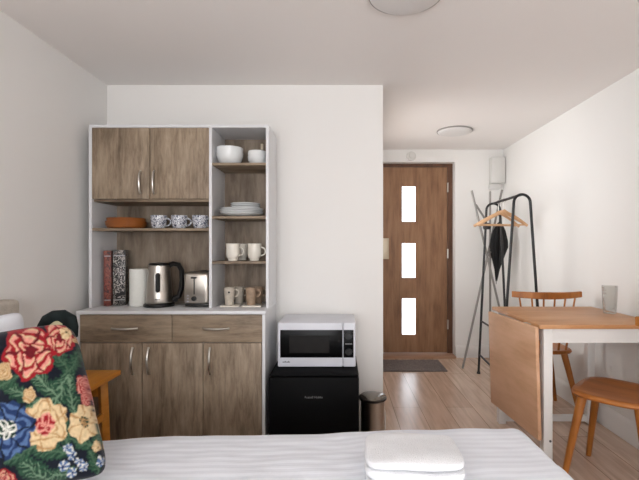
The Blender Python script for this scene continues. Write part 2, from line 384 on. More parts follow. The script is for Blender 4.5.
# hutch
HT = 1.846; HB = WT+.0005
DV = -.731
m = MB(); m.box(DX0, DX0+t, DU-.008, BK, HB, HT); m.box(DX1-t, DX1, DU-.008, BK, HB, HT); m.box(DX0+t, DX1-t, DU-.008, BK, HT-t, HT)
m.box(DV-t/2, DV+t/2, DU-.008, BK, HB, HT-t)
part(m, 'hutch_carcass', M['white_board'])
part(MB().box(DX0+t, DX1-t, BK-.006, BK, HB, HT-t), 'back_panel', M['oak_back'])
for z in (1.262, 1.427): part(MB().box(DX0+t, DV-t/2, DU-.004 if z < 1.3 else DU+.012, BK-.006, z-.014, z), 'shelf', M['oak_h'])
for z in (1.075, 1.331, 1.632): part(MB().box(DV+t/2, DX1-t, DU-.004, BK-.006, z-.014, z), 'shelf', M['oak_h'])
dm = -1.073
for i, (a, b_) in enumerate(((DX0+t+.001, dm-.002), (dm+.002, DV-t/2-.001))):
    d = part(MB().box(a, b_, DU-.008, DU+.008, 1.428, HT-t-.002, .001), 'cupboard_door', M['oak'])
    hx = dm-.051 if i == 0 else dm+.025
    part(bow(MB(), (hx, DU-.008, 1.585), (hx, DU-.008, 1.455), .022, .006), 'door_handle', M['nickel'], d)
part(MB().box(-.495, -.48, BK-.026, BK-.006, 1.765, 1.80, .002), 'hanging_bracket', M['cream_plate'])

# ------------------------------------------------------------------ crockery on the dresser
def ring_handle(mb, x, z, w, h, r, y=0, n=14):
    P = [(x+w*math.sin(PI*k/n)**.8 if k not in (0, n) else x-.003, y, z+h*math.cos(PI*k/n)) for k in range(n+1)]
    mb.tube(P, r, 8, up=(0, 1, 0)); return mb
def mug(name, label, cat, prof, mat, hz, hw, hh, loc, rz=0, group=None):
    t_ = thing(name, label, cat, loc, rz, group)
    MB().lathe(prof, 28).obj('mug_body', mat, t_)
    xr = max(r for r, z in prof if z > .02)-.003
    ring_handle(MB(), xr-.004, hz, hw, hh, .0045).obj('mug_handle', mat, t_)
    return t_
ys = 2.47
sz = 1.2625
G = 'blue and white patterned mugs on the dresser shelf'
P1 = [(.03, 0), (.033, .003), (.041, .02), (.045, .05), (.046, .078), (.043, .078), (.042, .05), (.038, .02), (.0, .008)]
b0 = mug('patterned_mug', 'blue and white patterned mug beside the terracotta dishes, leftmost of three', 'mug', P1, M['blue_mug'], .04, .03, .022, (-1.065, ys, sz), 0, G)
dup(b0, (-.945, ys, sz), 0, 'blue and white patterned mug in the middle of the three')
dup(b0, (-.822, ys, sz), 0, 'blue and white patterned mug nearest the white divider, rightmost of three')
# terracotta dishes
dish = MB().lathe([(.085, 0), (.1, .004), (.108, .02), (.111, .04), (.112, .042), (.106, .042), (.1, .02), (.08, .008), (0, .008)], 36).obj('terracotta_dish', M['terracotta'], None, (-1.255, ys, sz))
tag(dish, 'wide terracotta dish at the bottom of the pair on the left shelf', 'dish', 'terracotta dishes')
dish2 = MB().lathe([(.08, 0), (.096, .004), (.103, .016), (.106, .03), (.107, .032), (.1, .032), (.095, .016), (.08, .008), (0, .008)], 36).obj('terracotta_dish', M['terracotta'], None, (-1.255, ys, sz+.0085))
tag(dish2, 'slightly smaller terracotta dish nested on top of the other on the left shelf', 'dish', 'terracotta dishes')
dish2.location.z = sz+.029
# bowls, top right
s3 = 1.6325
BW = [(.035, 0), (.045, .001), (.05, .006), (.066, .024), (.076, .05), (.078, .075), (.075, .075), (.072, .05), (.06, .026), (0, .012)]
b1 = MB().lathe(BW, 40).obj('serving_bowl', M['china'], None, (-.648, ys, s3)); tag(b1, 'large white bowl at the bottom of the stack on the top right shelf', 'bowl', 'large white bowls')
b2 = b1.copy(); C.objects.link(b2); b2.location = (-.648, ys, s3+.0275); b2['label'] = 'large white bowl on top of the stack on the top right shelf'
BS = [(.025, 0), (.034, .001), (.042, .01), (.053, .03), (.056, .05), (.053, .062), (.05, .062), (.052, .05), (.047, .03), (0, .01)]
b3 = MB().lathe(BS, 36).obj('small_bowl', M['china'], None, (-.486, ys, s3)); tag(b3, 'small white bowl at the bottom beside the big bowls', 'bowl', 'small white bowls')
b4 = b3.copy(); C.objects.link(b4); b4.location = (-.486, ys, s3+.0215); b4['label'] = 'small white bowl nested on top of its twin beside the big bowls'
# plates
s2 = 1.3315
PL = [(.07, 0), (.078, .001), (.115, .012), (.126, .018), (.126, .020), (.112, .0145), (.075, .005), (0, .005)]
names = ['white dinner plate at the very bottom of the plate stack', 'white dinner plate second from the bottom of the plate stack', 'white dinner plate third from the bottom of the plate stack', 'white dinner plate just under the small side plates']
p0 = MB().lathe(PL, 44).obj('dinner_plate', M['china'], None, (-.5775, ys, s2)); tag(p0, names[0], 'plate', 'stacked white dinner plates')
for k in range(1, 4):
    p = p0.copy(); C.objects.link(p); p.location = (-.5775, ys, s2+.0095*k); p['label'] = names[k]
PS = [(.05, 0), (.055, .001), (.08, .01), (.086, .013), (.086, .015), (.077, .012), (.052, .005), (0, .005)]
names = ['small white side plate resting directly on the dinner plates', 'small white side plate in the middle of the three on the dinner plates', 'small white side plate topmost on the plate stack']
q0 = MB().lathe(PS, 40).obj('side_plate', M['china'], None, (-.555, ys, s2+.042)); tag(q0, names[0], 'plate', 'stacked white side plates')
for k in range(1, 3):
    p = q0.copy(); C.objects.link(p); p.location = (-.555, ys, s2+.042+.011*k); p['label'] = names[k]
# white mugs
s1 = 1.0755
P2 = [(.026, 0), (.028, .004), (.027, .01), (.036, .022), (.039, .04), (.038, .075), (.0405, .1), (.0375, .1), (.035, .075), (.035, .04), (0, .015)]
w0 = mug('white_mug', 'white footed mug at the front left of the lower right shelf', 'mug', P2, M['cream_china'], .055, .03, .024, (-.622, 2.44, s1), 0, 'white footed mugs')
dup(w0, (-.497, 2.44, s1), 0, 'white footed mug at the front right of the lower right shelf')
dup(w0, (-.60, 2.565, s1), .25, 'white footed mug half hidden behind the front left one')
# stoneware mugs on little plates, on the worktop
wz = WT+.001
tr0 = MB().box(-.055, .055, -.055, .055, 0, .008, .003).obj('square_saucer', M['cream_china'], None, (-.63, 2.44, wz)); tag(tr0, 'cream square saucer under the left stoneware mug', 'saucer', 'square saucers')
tr1 = tr0.copy(); C.objects.link(tr1); tr1.location = (-.505, 2.44, wz); tr1['label'] = 'cream square saucer under the right stoneware mug'
P3 = [(.022, 0), (.024, .002), (.028, .05), (.031, .095), (.032, .1), (.029, .1), (.026, .05), (0, .008)]
g0 = mug('stoneware_mug', 'pale speckled stoneware mug standing on the left saucer', 'mug', P3, M['rustic'], .068, .03, .021, (-.64, 2.43, wz+.0085), 0, 'stoneware mugs on the worktop')
MB().lathe([(.006, 0), (.006, .002)], 12, (.006, -.032, .075), 'Y').obj('dark_dot', M['black'], g0)
MB().lathe([(.006, 0), (.006, .002)], 12, (.006, -.032, .075), 'Y').bm.free()
g1 = mug('stoneware_mug', 'brownish speckled stoneware mug standing on the right saucer', 'mug', P3, M['rustic_brown'], .068, .03, .021, (-.515, 2.43, wz+.0085), 0, 'stoneware mugs on the worktop')
mug('stoneware_mug', 'pale stoneware mug standing behind the left saucer', 'mug', P3, M['rustic'], .068, .03, .021, (-.615, 2.56, wz), .2, 'stoneware mugs on the worktop')
mug('stoneware_mug', 'brown stoneware mug standing behind the right saucer', 'mug', P3, M['rustic_brown'], .068, .03, .021, (-.50, 2.56, wz), .2, 'stoneware mugs on the worktop')
# books
def book(label, x, y_, w_, d_, h_, mat, rz):
    t_ = thing('book', label, 'book', (x, y_, wz), rz, 'tall books on the worktop')
    m_ = MB(); m_.box(-w_/2, w_/2, -d_/2, -d_/2+.004, 0, h_, .0015); m_.box(-w_/2, -w_/2+.003, -d_/2, d_/2, 0, h_); m_.box(w_/2-.003, w_/2, -d_/2, d_/2, 0, h_)
    m_.obj('cover', mat, t_)
    MB().box(-w_/2+.0032, w_/2-.0032, -d_/2+.0045, d_/2-.004, .004, h_-.004).obj('pages', M['pages'], t_)
    b_ = MB()
    for z in (.03, h_-.035): MB().box(-w_/2+.003, w_/2-.003, -d_/2-.0012, -d_/2, z, z+.006).obj('spine_band', M['letter'], t_)
    return t_
book('tall red-brown book with a worn patterned spine, leftmost on the worktop', -1.368, 2.49, .04, .09, .322, M['book_red'], .3)
book('thick tall black book with an ornate silver scrolled spine beside the paper roll', -1.309, 2.508, .066, .09, .325, M['book_black'], .3)
# kitchen roll
pr = thing('kitchen_roll', 'white kitchen paper roll standing between the books and the kettle', 'paper roll', (-1.178, 2.46, wz))
MB().lathe([(.02, 0), (.049, 0), (.0505, .002), (.0505, .213), (.049, .215), (.02, .215), (.02, .212)], 36, cap=False).obj('paper', M['paper'], pr)
MB().lathe([(.0195, .001), (.0195, .214), (.018, .214), (.018, .001)], 24, cap=False).obj('core', M['pages'], pr)
# kettle
kt = thing('kettle', 'brushed steel jug kettle with black handle and oval water window', 'kettle', (-1.05, 2.44, wz), .38)
MB().lathe([(.083, 0), (.085, .004), (.084, .014), (.078, .02), (.0, .02)], 40).obj('power_base', M['black'], kt)
MB().lathe([(.072, .021), (.0745, .026), (.073, .05), (.066, .14), (.059, .235), (.056, .238), (0, .238)], 48).obj('jug_body', M['steel'], kt)
MB().lathe([(.056, .2385), (.057, .243), (.052, .25), (.02, .253), (0, .253)], 40).obj('lid', M['black'], kt)
o_ = MB().tube([(.0, -.069+.0075*0, .095), (.0, -.064, .165)], .001, 6); o_.bm.free()
def oval(w_, h_, c_, th=.004, n=24):    # stadium facing -Y
    m_ = MB(); pts = []
    for i in range(n):
        a = 2*PI*i/n; x = math.cos(a)*w_/2; z = math.sin(a)*w_/2+(h_/2-w_/2)*(1 if math.sin(a) >= 0 else -1); pts.append((x, z))
    m_.prism(pts, 0, th, .001); m_.xf(Matrix.Translation(c_) @ Matrix.Rotation(PI/2, 4, 'X')); return m_
tilt = Matrix.Translation((0, -.0655, .14)) @ Matrix.Rotation(-.078, 4, 'X') @ Matrix.Translation((0, .0655, -.14))
oval(.026, .11, (-.006, -.0645, .14)).xf(tilt).obj('water_window', M['window_dark'], kt)
oval(.034, .118, (-.006, -.0635, .14)).xf(tilt).obj('window_surround', M['nickel'], kt)
MB().box(-.02, .006, -.0745, -.0718, .045, .0495).obj('maker_mark', M['letter_dark'], kt)
MB().tube([(.05, 0, .232), (.075, 0, .245), (.105, 0, .238), (.122, 0, .205), (.125, 0, .15), (.12, 0, .1), (.108, 0, .055), (.07, 0, .035)], .0155, 12, up=(0, 1, 0), flat=1.5).obj('handle', M['black'], kt)
MB().prism([(.055, -.018), (.1, -.014), (.1, .014), (.055, .018)], .022, .05, .004).obj('handle_foot', M['black'], kt)
# toaster
ts = thing('toaster', 'brushed steel toaster seen end on, lever and dial facing the room', 'toaster', (-.8135, 2.51, wz))
MB().box(-.067, .067, -.13, .13, .006, .02, .004).obj('base', M['black'], ts)
b_ = MB(); b_.box(-.0705, .0705, -.14, .14, .02, .197, .018, 4); b_.obj('body', M['steel'], ts)
m_ = MB(); m_.box(-.05, -.012, -.1, .1, .1972, .2); m_.box(.012, .05, -.1, .1, .1972, .2); m_.obj('slot', M['black'], ts)
MB().box(-.012, -.006, -.1425, -.1402, .075, .165).obj('lever_track', M['black'], ts)
MB().box(-.024, .006, -.158, -.1402, .165, .175, .003).obj('lever', M['black'], ts)
MB().lathe([(.014, 0), (.013, .012), (0, .012)], 20, (-.009, -.1402, .052), 'Y').obj('dial', M['black'], ts)
for z in (.036, .052, .068): MB().box(-.05, -.04, -.1425, -.1402, z-.003, z+.003).obj('button', M['white_enamel'], ts)

# ------------------------------------------------------------------ fridge, microwave, bin
fx0, fx1, fy0, fy1, fzt = -.373, .1, 2.20, 2.63, .478
fr = thing('mini_fridge', 'black tabletop mini fridge on the floor under the microwave', 'fridge', ((fx0+fx1)/2, 2.42, 0))
def fp(mb, name, mat): return mb.xf(Matrix.Translation((-(fx0+fx1)/2, -2.42, 0))).obj(name, mat, fr)
m = MB(); m.box(fx0, fx1, fy0+.045, fy1, .02, fzt, .004); fp(m, 'cabinet', M['fridge'])
fp(MB().box(fx0, fx1, fy0, fy0+.042, .03, fzt-.006, .007, 3), 'fridge_door', M['fridge'])
fp(MB().box(fx0+.003, fx1-.003, fy0+.004, fy1-.01, fzt+.0002, fzt+.008, .003), 'top_cover', M['fridge'])
for x in (fx0+.05, fx1-.05):
    for y in (fy0+.08, fy1-.06): fp(MB().lathe([(.014, 0), (.014, .02)], 12, (x, y, 0)), 'foot', M['black'])
def text(body, size, mat, parent, loc, name='lettering'):
    cu = bpy.data.curves.new('t', 'FONT'); cu.body = body; cu.size = size; cu.align_x = 'CENTER'; cu.extrude = .0004
    to = bpy.data.objects.new('t', cu); C.objects.link(to); bpy.context.view_layer.update()
    me = bpy.data.meshes.new_from_object(to.evaluated_get(bpy.context.evaluated_depsgraph_get()))
    C.objects.unlink(to); bpy.data.objects.remove(to); bpy.data.curves.remove(cu)
    me.transform(Matrix.Rotation(PI/2, 4, 'X')); me.materials.append(mat)
    o = bpy.data.objects.new(name, me); C.objects.link(o); o.location = loc; o.parent = parent; return o
text('Russell Hobbs', .0165, M['letter'], fr, (-.135+.1365-.003, fy0-2.42-.0008, .363), 'brand_lettering')
mz = fzt+.0085
mx0, mx1, my0, my1 = -.345, .087, 2.325, 2.635
mh0, mh1 = mz+.005, mz+.250
mw = thing('microwave', 'white microwave with black door standing on the black mini fridge', 'microwave', ((mx0+mx1)/2, 2.48, mz))
def mp_(mb, name, mat, par=mw): return mb.xf(Matrix.Translation((-(mx0+mx1)/2, -2.48, -mz))).obj(name, mat, par)
mp_(MB().box(mx0, mx1, my0+.03, my1, mh0, mh1, .008, 3), 'case', M['white_enamel'])
mxs = .0165
md = mp_(MB().box(mx0, mxs-.001, my0, my0+.029, mh0, mh1, .006, 3), 'microwave_door', M['white_enamel'])
mp_(MB().box(mxs+.001, mx1, my0, my0+.029, mh0, mh1, .006, 3), 'control_fascia', M['white_enamel'])
mp_(MB().box(mx0+.014, mxs-.004, my0-.002, my0+.001, mh0+.052, mh0+.205, .0009), 'door_glass', M['black_gloss'], md)
mp_(MB().box(mx0+.065, mxs-.075, my0-.003, my0-.0021, mh0+.078, mh0+.175), 'viewing_window', M['window_dark'], md)
mp_(MB().box(mxs+.004, mx1-.012, my0-.002, my0+.001, mh0+.052, mh0+.205, .0009), 'control_panel', M['black_gloss'])
for z in (.085, .172):
    mp_(MB().lathe([(.02, 0), (.018, .012), (0, .012)], 24, ((mxs+mx1)/2-.004, my0-.0021, mh0+z), 'Y'), 'dial', M['black'])
mp_(MB().box(mxs+.012, mx1-.02, my0-.003, my0-.0021, mh0+.126, mh0+.13), 'panel_marking', M['letter'])
m = MB()
for k in range(7): m.box(mx0+.028+k*.006, mx0+.032+k*.006, my0-.0008, my0, mh0+.024, mh0+.024+(.009 if k in (2, 5) else .006))
mp_(m, 'maker_mark', M['letter_dark'], md)
for x in (mx0+.05, mx1-.05):
    for y in (my0+.07, my1-.05): mp_(MB().lathe([(.012, mz), (.012, mh0+.001)], 12, (x, y, 0)), 'foot', M['black'])
bn = thing('pedal_bin', 'small round steel pedal bin standing beside the black fridge', 'bin', (.192, 2.46, 0))
MB().lathe([(.073, 0), (.075, .003), (.075, .018), (.071, .02)], 40).obj('base_ring', M['black'], bn)
MB().lathe([(.07, .0205), (.07, .265), (.068, .267)], 48).obj('body', M['steel'], bn)
MB().lathe([(.079, .2675), (.0815, .27), (.0815, .28), (.079, .282)], 48).obj('rim', M['bin_rim'], bn)
MB().lathe([(.0785, .2825), (.074, .287), (.045, .294), (.02, .296), (0, .2965)], 48).obj('lid', M['bin_lid'], bn)
MB().box(-.02, .02, -.105, -.076, .006, .013, .002).obj('pedal', M['steel'], bn)

# ------------------------------------------------------------------ ceiling lights, alarm, wall box, mat
def disc_light(label, x, y):
    t_ = thing('ceiling_light', label, 'ceiling light', (x, y, ZC), 0, 'flush ceiling lights')
    MB().lathe([(.152, -.012), (.152, -.0005)], 64).obj('rim', M['grey_plastic'], t_)
    MB().lathe([(0, -.03), (.08, -.0285), (.12, -.024), (.142, -.017), (.148, -.0125)], 64).obj('diffuser', M['lamp'], t_)
disc_light('round flush ceiling light nearest the camera, cut by the top edge', .266, 1.695)
disc_light('round flush ceiling light further back over the hallway', 1.01, 3.70)
sa = thing('smoke_alarm', 'small round white alarm on the wall above the front door', 'alarm', (.75, YD, 2.115))
MB().lathe([(.05, .0005), (.05, .012), (.046, .02)], 32, (0, 0, 0), 'Y').obj('housing', M['plastic_white'], sa)
MB().lathe([(.03, .0205), (.027, .03), (0, .031)], 32, (0, 0, 0), 'Y').obj('sensor_cap', M['plastic_white'], sa)
fb = thing('wall_box', 'white utility box mounted high on the hallway end wall in the corner', 'box', (1.64, YD, 1.95))
MB().box(-.072, .074, -.075, -.001, -.13, .145, .008, 3).obj('box_body', M['plastic_white'], fb)
MB().box(-.066, .068, -.082, -.0755, -.12, .137, .003).obj('box_cover', M['plastic_white'], fb)
MB().box(-.082, .03, -.06, -.001, -.19, -.131, .014, 3).obj('lower_section', M['plastic_white'], fb)
tag(MB().box(.36, 1.0, 3.90, 4.28, .0006, .012, .003).obj('doormat', M['mat']), 'grey rectangular doormat on the floor inside the front door', 'mat')

# ------------------------------------------------------------------ bed
bd = thing('bed', 'double bed with divan base and oatmeal headboard against the left wall', 'bed', (-.4, .9, 0))
BX0, BX1, BY0, BY1 = -1.385, .62, .26, 1.52
def bp_(mb, name, mat): return mb.xf(Matrix.Translation((.4, -.9, 0))).obj(name, mat, bd)
bp_(MB().box(BX0, BX1, BY0, BY1, .03, .24, .01), 'divan_base', M['divan'])
bp_(MB().box(BX0, BX1, BY0, BY1, .242, .43, .04, 4), 'mattress', M['pillowcase'])
bp_(MB().box(XL+.006, BX0-.002, -.02, 1.83, .05, .928, .02, 3), 'headboard', M['headboard'])
def duvet():
    bm = bmesh.new(); uvl = bm.loops.layers.uv.new('cloth')
    cx, cy, A, B, R = -.335, .88, .965, .64, .055
    hang = .30; nu, nv = 210, 150
    grid = []; UV = {}
    for j in range(nv+1):
        row = []
        for i in range(nu+1):
            a = -A-.02+(A+A+hang+.02)*i/nu                 # no overhang at the head end
            b = -B-hang+(2*B+2*hang)*j/nv
            ox_ = max(0, a-A); oy_ = max(0, abs(b)-B)
            ov = math.hypot(ox_, oy_); x = min(a, A); y = max(-B, min(B, b)); z = 0
            wx = cx+x; wy = cy+y
            h = .468+.016*noise.noise(Vector((wx*1.6+3, wy*1.9, .3)))+.006*noise.noise(Vector((wx*6, wy*5, 1.7)))+.003*noise.noise(Vector((wx*9, wy*22, 5)))
            h += .03*(wx+.2)+.012*max(0, wx)
            if ov > 0:
                dx_, dy_ = ox_/ov, (oy_/ov)*(1 if b > 0 else -1)
                th = min(ov/R, PI/2); out = R*math.sin(th); z = -R*(1-math.cos(th))
                rest = max(0, ov-R*PI/2); z -= rest
                ww = .012*min(1, rest/.1)*math.sin(14*(wx+wy)+3*noise.noise(Vector((wx*3, wy*3, 2))))
                x += dx_*(out+ww); y += dy_*(out+ww)
            zz = h+z
            v = bm.verts.new((cx+x, cy+y, max(zz, .12))); UV[v] = (a, b); row.append(v)
        grid.append(row)
    for j in range(nv):
        for i in range(nu):
            f_ = bm.faces.new((grid[j][i], grid[j][i+1], grid[j+1][i+1], grid[j+1][i]))
            for l in f_.loops: l[uvl].uv = UV[l.vert]
    me = bpy.data.meshes.new('duvet'); bm.to_mesh(me); bm.free()
    for p in me.polygons: p.use_smooth = True
    me.materials.append(M['duvet'])
    o = bpy.data.objects.new('duvet', me); C.objects.link(o)
    s_ = o.modifiers.new('thick', 'SOLIDIFY'); s_.thickness = .012; s_.offset = -1
    return tag(o, 'white striped satin duvet spread over the bed in the foreground', 'duvet')
duvet()
# towel folded on the bed
def towel():
    t_ = thing('folded_towel', 'thick white folded towel lying on the duvet, cut by the bottom edge', 'towel', (.214, 1.245, .476), math.radians(-3))
    def slab(W, D, H, z0, seed, r):
        m_ = MB(); n = 36
        def f_(u, v):
            a = u*2*PI; ph = (v-.5)*PI
            ca, sa_ = math.cos(a), math.sin(a)
            p = 5.5
            k = (abs(ca)**p+abs(sa_)**p)**(-1/p)
            cp = math.copysign(abs(math.cos(ph))**.32, math.cos(ph)); sp = math.copysign(abs(math.sin(ph))**.55, math.sin(ph))
            x = W/2*ca*k*cp; y = D/2*sa_*k*cp; z = H/2*sp
            nz = noise.noise(Vector((x*9+seed, y*9, z*12)))*.006+noise.noise(Vector((x*30+seed, y*30, z*30)))*.0015
            return (x*(1+nz*2), y*(1+nz*2), z0+H/2+z+nz)
        m_.grid(f_, 72, 30); return m_
    slab(.275, .20, .030, .0, 1, .02).obj('lower_fold', M['towel'], t_, weld=True, ang=80)
    slab(.282, .208, .032, .028, 4, .02).obj('middle_fold', M['towel'], t_, weld=True, ang=80)
    slab(.278, .203, .030, .058, 9, .02).obj('upper_fold', M['towel'], t_, weld=True, ang=80)
towel()

# cushions
def cush(corners, thick, n=60, pinch=.06, nz=.004, power=.42):
    TL, TR, BR, BL = [Vector(c) for c in corners]
    nrm = ((TR-TL).cross(BL-TL)).normalized()
    cen = (TL+TR+BR+BL)/4
    def P(u, v):
        e = pinch
        uu = u+(.5-u)*e*(1-(2*v-1)**2)*0 ; vv = v
        p = TL.lerp(TR, uu).lerp(BL.lerp(BR, uu), vv)
        # corners stick out a little more than the sides
        du, dv = 2*u-1, 2*v-1
        s_ = 1-.075*(du*dv)**8-pinch*((1-dv*dv)*du*du+(1-du*du)*dv*dv)
        return cen+(p-cen)*s_, du, dv
    m_ = MB(); bm = m_.bm; rows = {}; info = {}
    for side in (1, -1):
        for j in range(n+1):
            for i in range(n+1):
                edge = i in (0, n) or j in (0, n)
                if side == -1 and edge: rows[(side, i, j)] = rows[(1, i, j)]; continue
                p, du, dv = P(i/n, j/n)
                h = ((1-du*du)*(1-dv*dv))**power*thick/2
                q = p+nrm*h*side+nrm*nz*noise.noise(p*9)*(1 if not edge else .3)
                v = bm.verts.new(q); rows[(side, i, j)] = v; info[v.index if False else len(info)] = (i/n, j/n, side)
    for side in (1, -1):
        for j in range(n):
            for i in range(n):
                f_ = [rows[(side, i, j)], rows[(side, i+1, j)], rows[(side, i+1, j+1)], rows[(side, i, j+1)]]
                bm.faces.new(f_ if side == 1 else list(reversed(f_)))
    return m_, info, nrm
# floral print, drawn flower by flower in the cushion's own cloth coordinates (units: 1/180 of its width)
NAVY = srgb(14, 18, 32); GREEN = srgb(24, 54, 40); GREEN2 = srgb(42, 78, 56); PALE = srgb(108, 134, 108); CREAM = srgb(216, 190, 148); CREAM2 = srgb(178, 138, 92)
PINK = srgb(222, 150, 134); RED = srgb(150, 20, 32); DRED = srgb(104, 12, 24); BLUE = srgb(30, 50, 92); BLUE2 = srgb(82, 108, 150); WHITE = srgb(226, 224, 214)
leaves = [(60,390,26,10,-60,1),(40,385,20,9,40,1),(12,392,16,8,30,1),(4,384,12,7,-20,0),(75,365,18,8,-50,0),(58,362,16,8,60,0),(38,468,26,11,35,1),(48,447,22,9,10,0),(62,430,16,8,70,0),(98,440,14,7,-70,0),
          (70,400,20,8,80,1),(28,408,14,6,-40,1),(95,462,18,7,60,0),(85,352,14,6,-70,0),(22,450,18,8,-30,0),(-20,400,26,10,30,1),(-45,380,24,10,-50,1),(-30,450,26,10,60,1),(-60,430,24,10,10,1),(-15,365,18,8,80,0),(60,472,18,8,-20,1),(80,442,14,6,20,0),(-75,470,22,9,-40,1),(100,425,12,5,-60,1)]
flowers = [(27,355,28,6,'peony'),(58,341,18,5,'peony'),(66,335,8,4,'cream'),(43,424,24,6,'rose'),(7,428,27,7,'blue'),(84,424,17,7,'cream'),(83,388,9,5,'pink'),(86,401,8,4,'pink'),(5,477,15,6,'peony'),(0,374,9,5,'tan'),(27,396,6,4,'tan'),
           (70,452,5,5,'small'),(64,462,5,5,'small'),(78,460,5,5,'small'),(72,470,5,5,'small'),(84,466,4,5,'small'),(66,446,4,5,'small'),(-40,350,24,6,'rose'),(-45,410,25,6,'peony'),(-70,390,16,6,'blue'),(-35,480,22,7,'cream'),(-80,450,20,6,'rose'),(97,448,5,5,'cream'),(102,462,5,5,'small'),(78,343,4,4,'tan')]
def mixc(a, b, k): k = max(0, min(1, k)); return tuple(a[i]*(1-k)+b[i]*k for i in range(3))+(1,)
def paint(px, py):
    n1 = noise.noise(Vector((px*.12, py*.12, 3)))*3.2+noise.noise(Vector((px*.3, py*.3, 8)))*1.2
    n2 = noise.noise(Vector((px*.12+40, py*.12, 9)))*3.2
    x, y = px+n1, py+n2; col = NAVY
    for lx, ly, L_, W_, an, pale in leaves:
        a = math.radians(an); dx, dy = x-lx, y-ly
        u = dx*math.cos(a)+dy*math.sin(a); v = -dx*math.sin(a)+dy*math.cos(a)
        k = (u/L_)**2
        if k < 1 and abs(v) < W_*(1-k)*(1+.15*math.sin(u*1.5)):
            col = mixc(GREEN, GREEN2, .5+.5*math.sin(u*.9+v*.8))
            vein = abs(v) < .9 or (abs(math.sin((u+abs(v))*.62)) < .34 and abs(v) < W_*(1-k)*.75)
            if vein and pale: col = PALE
            elif vein: col = mixc(GREEN2, PALE, .35)
    for fx, fy, R, n, kind in flowers:
        dx, dy = x-fx, y-fy; r = math.hypot(dx, dy)
        if r > R*1.2: continue
        th = math.atan2(dy, dx)+fx
        out = R*(.84+.16*abs(math.sin(n*th/2))*1.2)
        if r > out: continue
        k = r/out; pet = abs(math.sin(n*th/2+k*1.3)); ring = (k*3+.5*math.sin(th*n*.5)) % 1
        if kind == 'peony':
            col = PINK if ring > .42 else RED
            if ring > .72: col = mixc(PINK, CREAM, (ring-.72)*5)
            if pet < .25 and k > .3: col = DRED
            if k > .86: col = RED
            if k < .22: col = DRED
        elif kind == 'rose':
            col = CREAM if ring > .25 else CREAM2
            if pet < .16: col = CREAM2
            if k < .42: col = RED if ring < .5 else PINK
        elif kind == 'cream':
            col = CREAM if pet > .3 else CREAM2
            if k < .3: col = GREEN if ring < .5 else CREAM2
        elif kind == 'blue':
            col = BLUE if ring < .55 else BLUE2
            if pet < .2 and k > .3: col = NAVY
            if k < .34: col = WHITE if ring > .4 else GREEN
        elif kind == 'pink':
            col = PINK if ring > .5 else RED
        elif kind == 'tan':
            col = CREAM2 if ring > .4 else CREAM
        else:
            col = BLUE2 if pet > .55 else WHITE
            if k < .3: col = BLUE
    g = .9+.22*noise.noise(Vector((px*.35, py*.35, 21)))+.12*noise.noise(Vector((px*.9, py*.9, 5)))
    return (col[0]*g, col[1]*g, col[2]*g, 1)
def attr_mat(name):
    m_, nt, b = base(name); N = nt.nodes; L = nt.links
    a = N.new('ShaderNodeAttribute'); a.attribute_name = 'print'; L.new(a.outputs['Color'], b.inputs['Base Color'])
    b.inputs['Roughness'].default_value = .85; b.inputs['Sheen Weight'].default_value = .15; b.inputs['Specular IOR Level'].default_value = .2
    tc = N.new('ShaderNodeTexCoord'); n_ = N.new('ShaderNodeTexNoise'); n_.inputs['Scale'].default_value = 400; L.new(tc.outputs['Object'], n_.inputs[0])
    bp = N.new('ShaderNodeBump'); bp.inputs['Strength'].default_value = .2; bp.inputs['Distance'].default_value = .002; L.new(n_.outputs[0], bp.inputs['Height']); L.new(bp.outputs[0], b.inputs['Normal'])
    return m_
M['floral'] = attr_mat('floral_velvet')
cc = Vector((-.95, 1.2, .47))
corners = [Vector(p)-cc for p in [(-1.27, 1.26, .845), (-.857, 1.345, .915), (-.672, 1.225, .484), (-1.16, 1.09, .484)]]
fc = thing('floral_cushion', 'navy floral cushion with red, cream and blue flowers leaning on the bed at left', 'cushion', cc)
NC = 230
m_, info, nrm = cush(corners, .19, NC, .0, .006, .40)
pc = [(-78, 350), (73, 324), (110, 476), (-80, 500)]
cols = []
for k in range(len(info)):
    u, v, side = info[k]
    px = (pc[0][0]*(1-u)+pc[1][0]*u)*(1-v)+(pc[3][0]*(1-u)+pc[2][0]*u)*v
    py = (pc[0][1]*(1-u)+pc[1][1]*u)*(1-v)+(pc[3][1]*(1-u)+pc[2][1]*u)*v
    hh = ((1-(2*u-1)**2)*(1-(2*v-1)**2))**.4*.075
    px -= hh*(340-px); py -= hh*110
    q3 = [paint(px+a_, py+b_) for a_, b_ in ((-.5, -.4), (.55, -.2), (0, .6))]
    cols.append(tuple(sum(q[i_] for q in q3)/3 for i_ in range(4)))
me = bpy.data.meshes.new('cushion_cover'); m_.bm.to_mesh(me); m_.bm.free()
at = me.color_attributes.new('print', 'FLOAT_COLOR', 'POINT')
at.data.foreach_set('color', [c for q in cols for c in q])
for p in me.polygons: p.use_smooth = True
me.materials.append(M['floral'])
co = bpy.data.objects.new('cushion_cover', me); C.objects.link(co); co.parent = fc
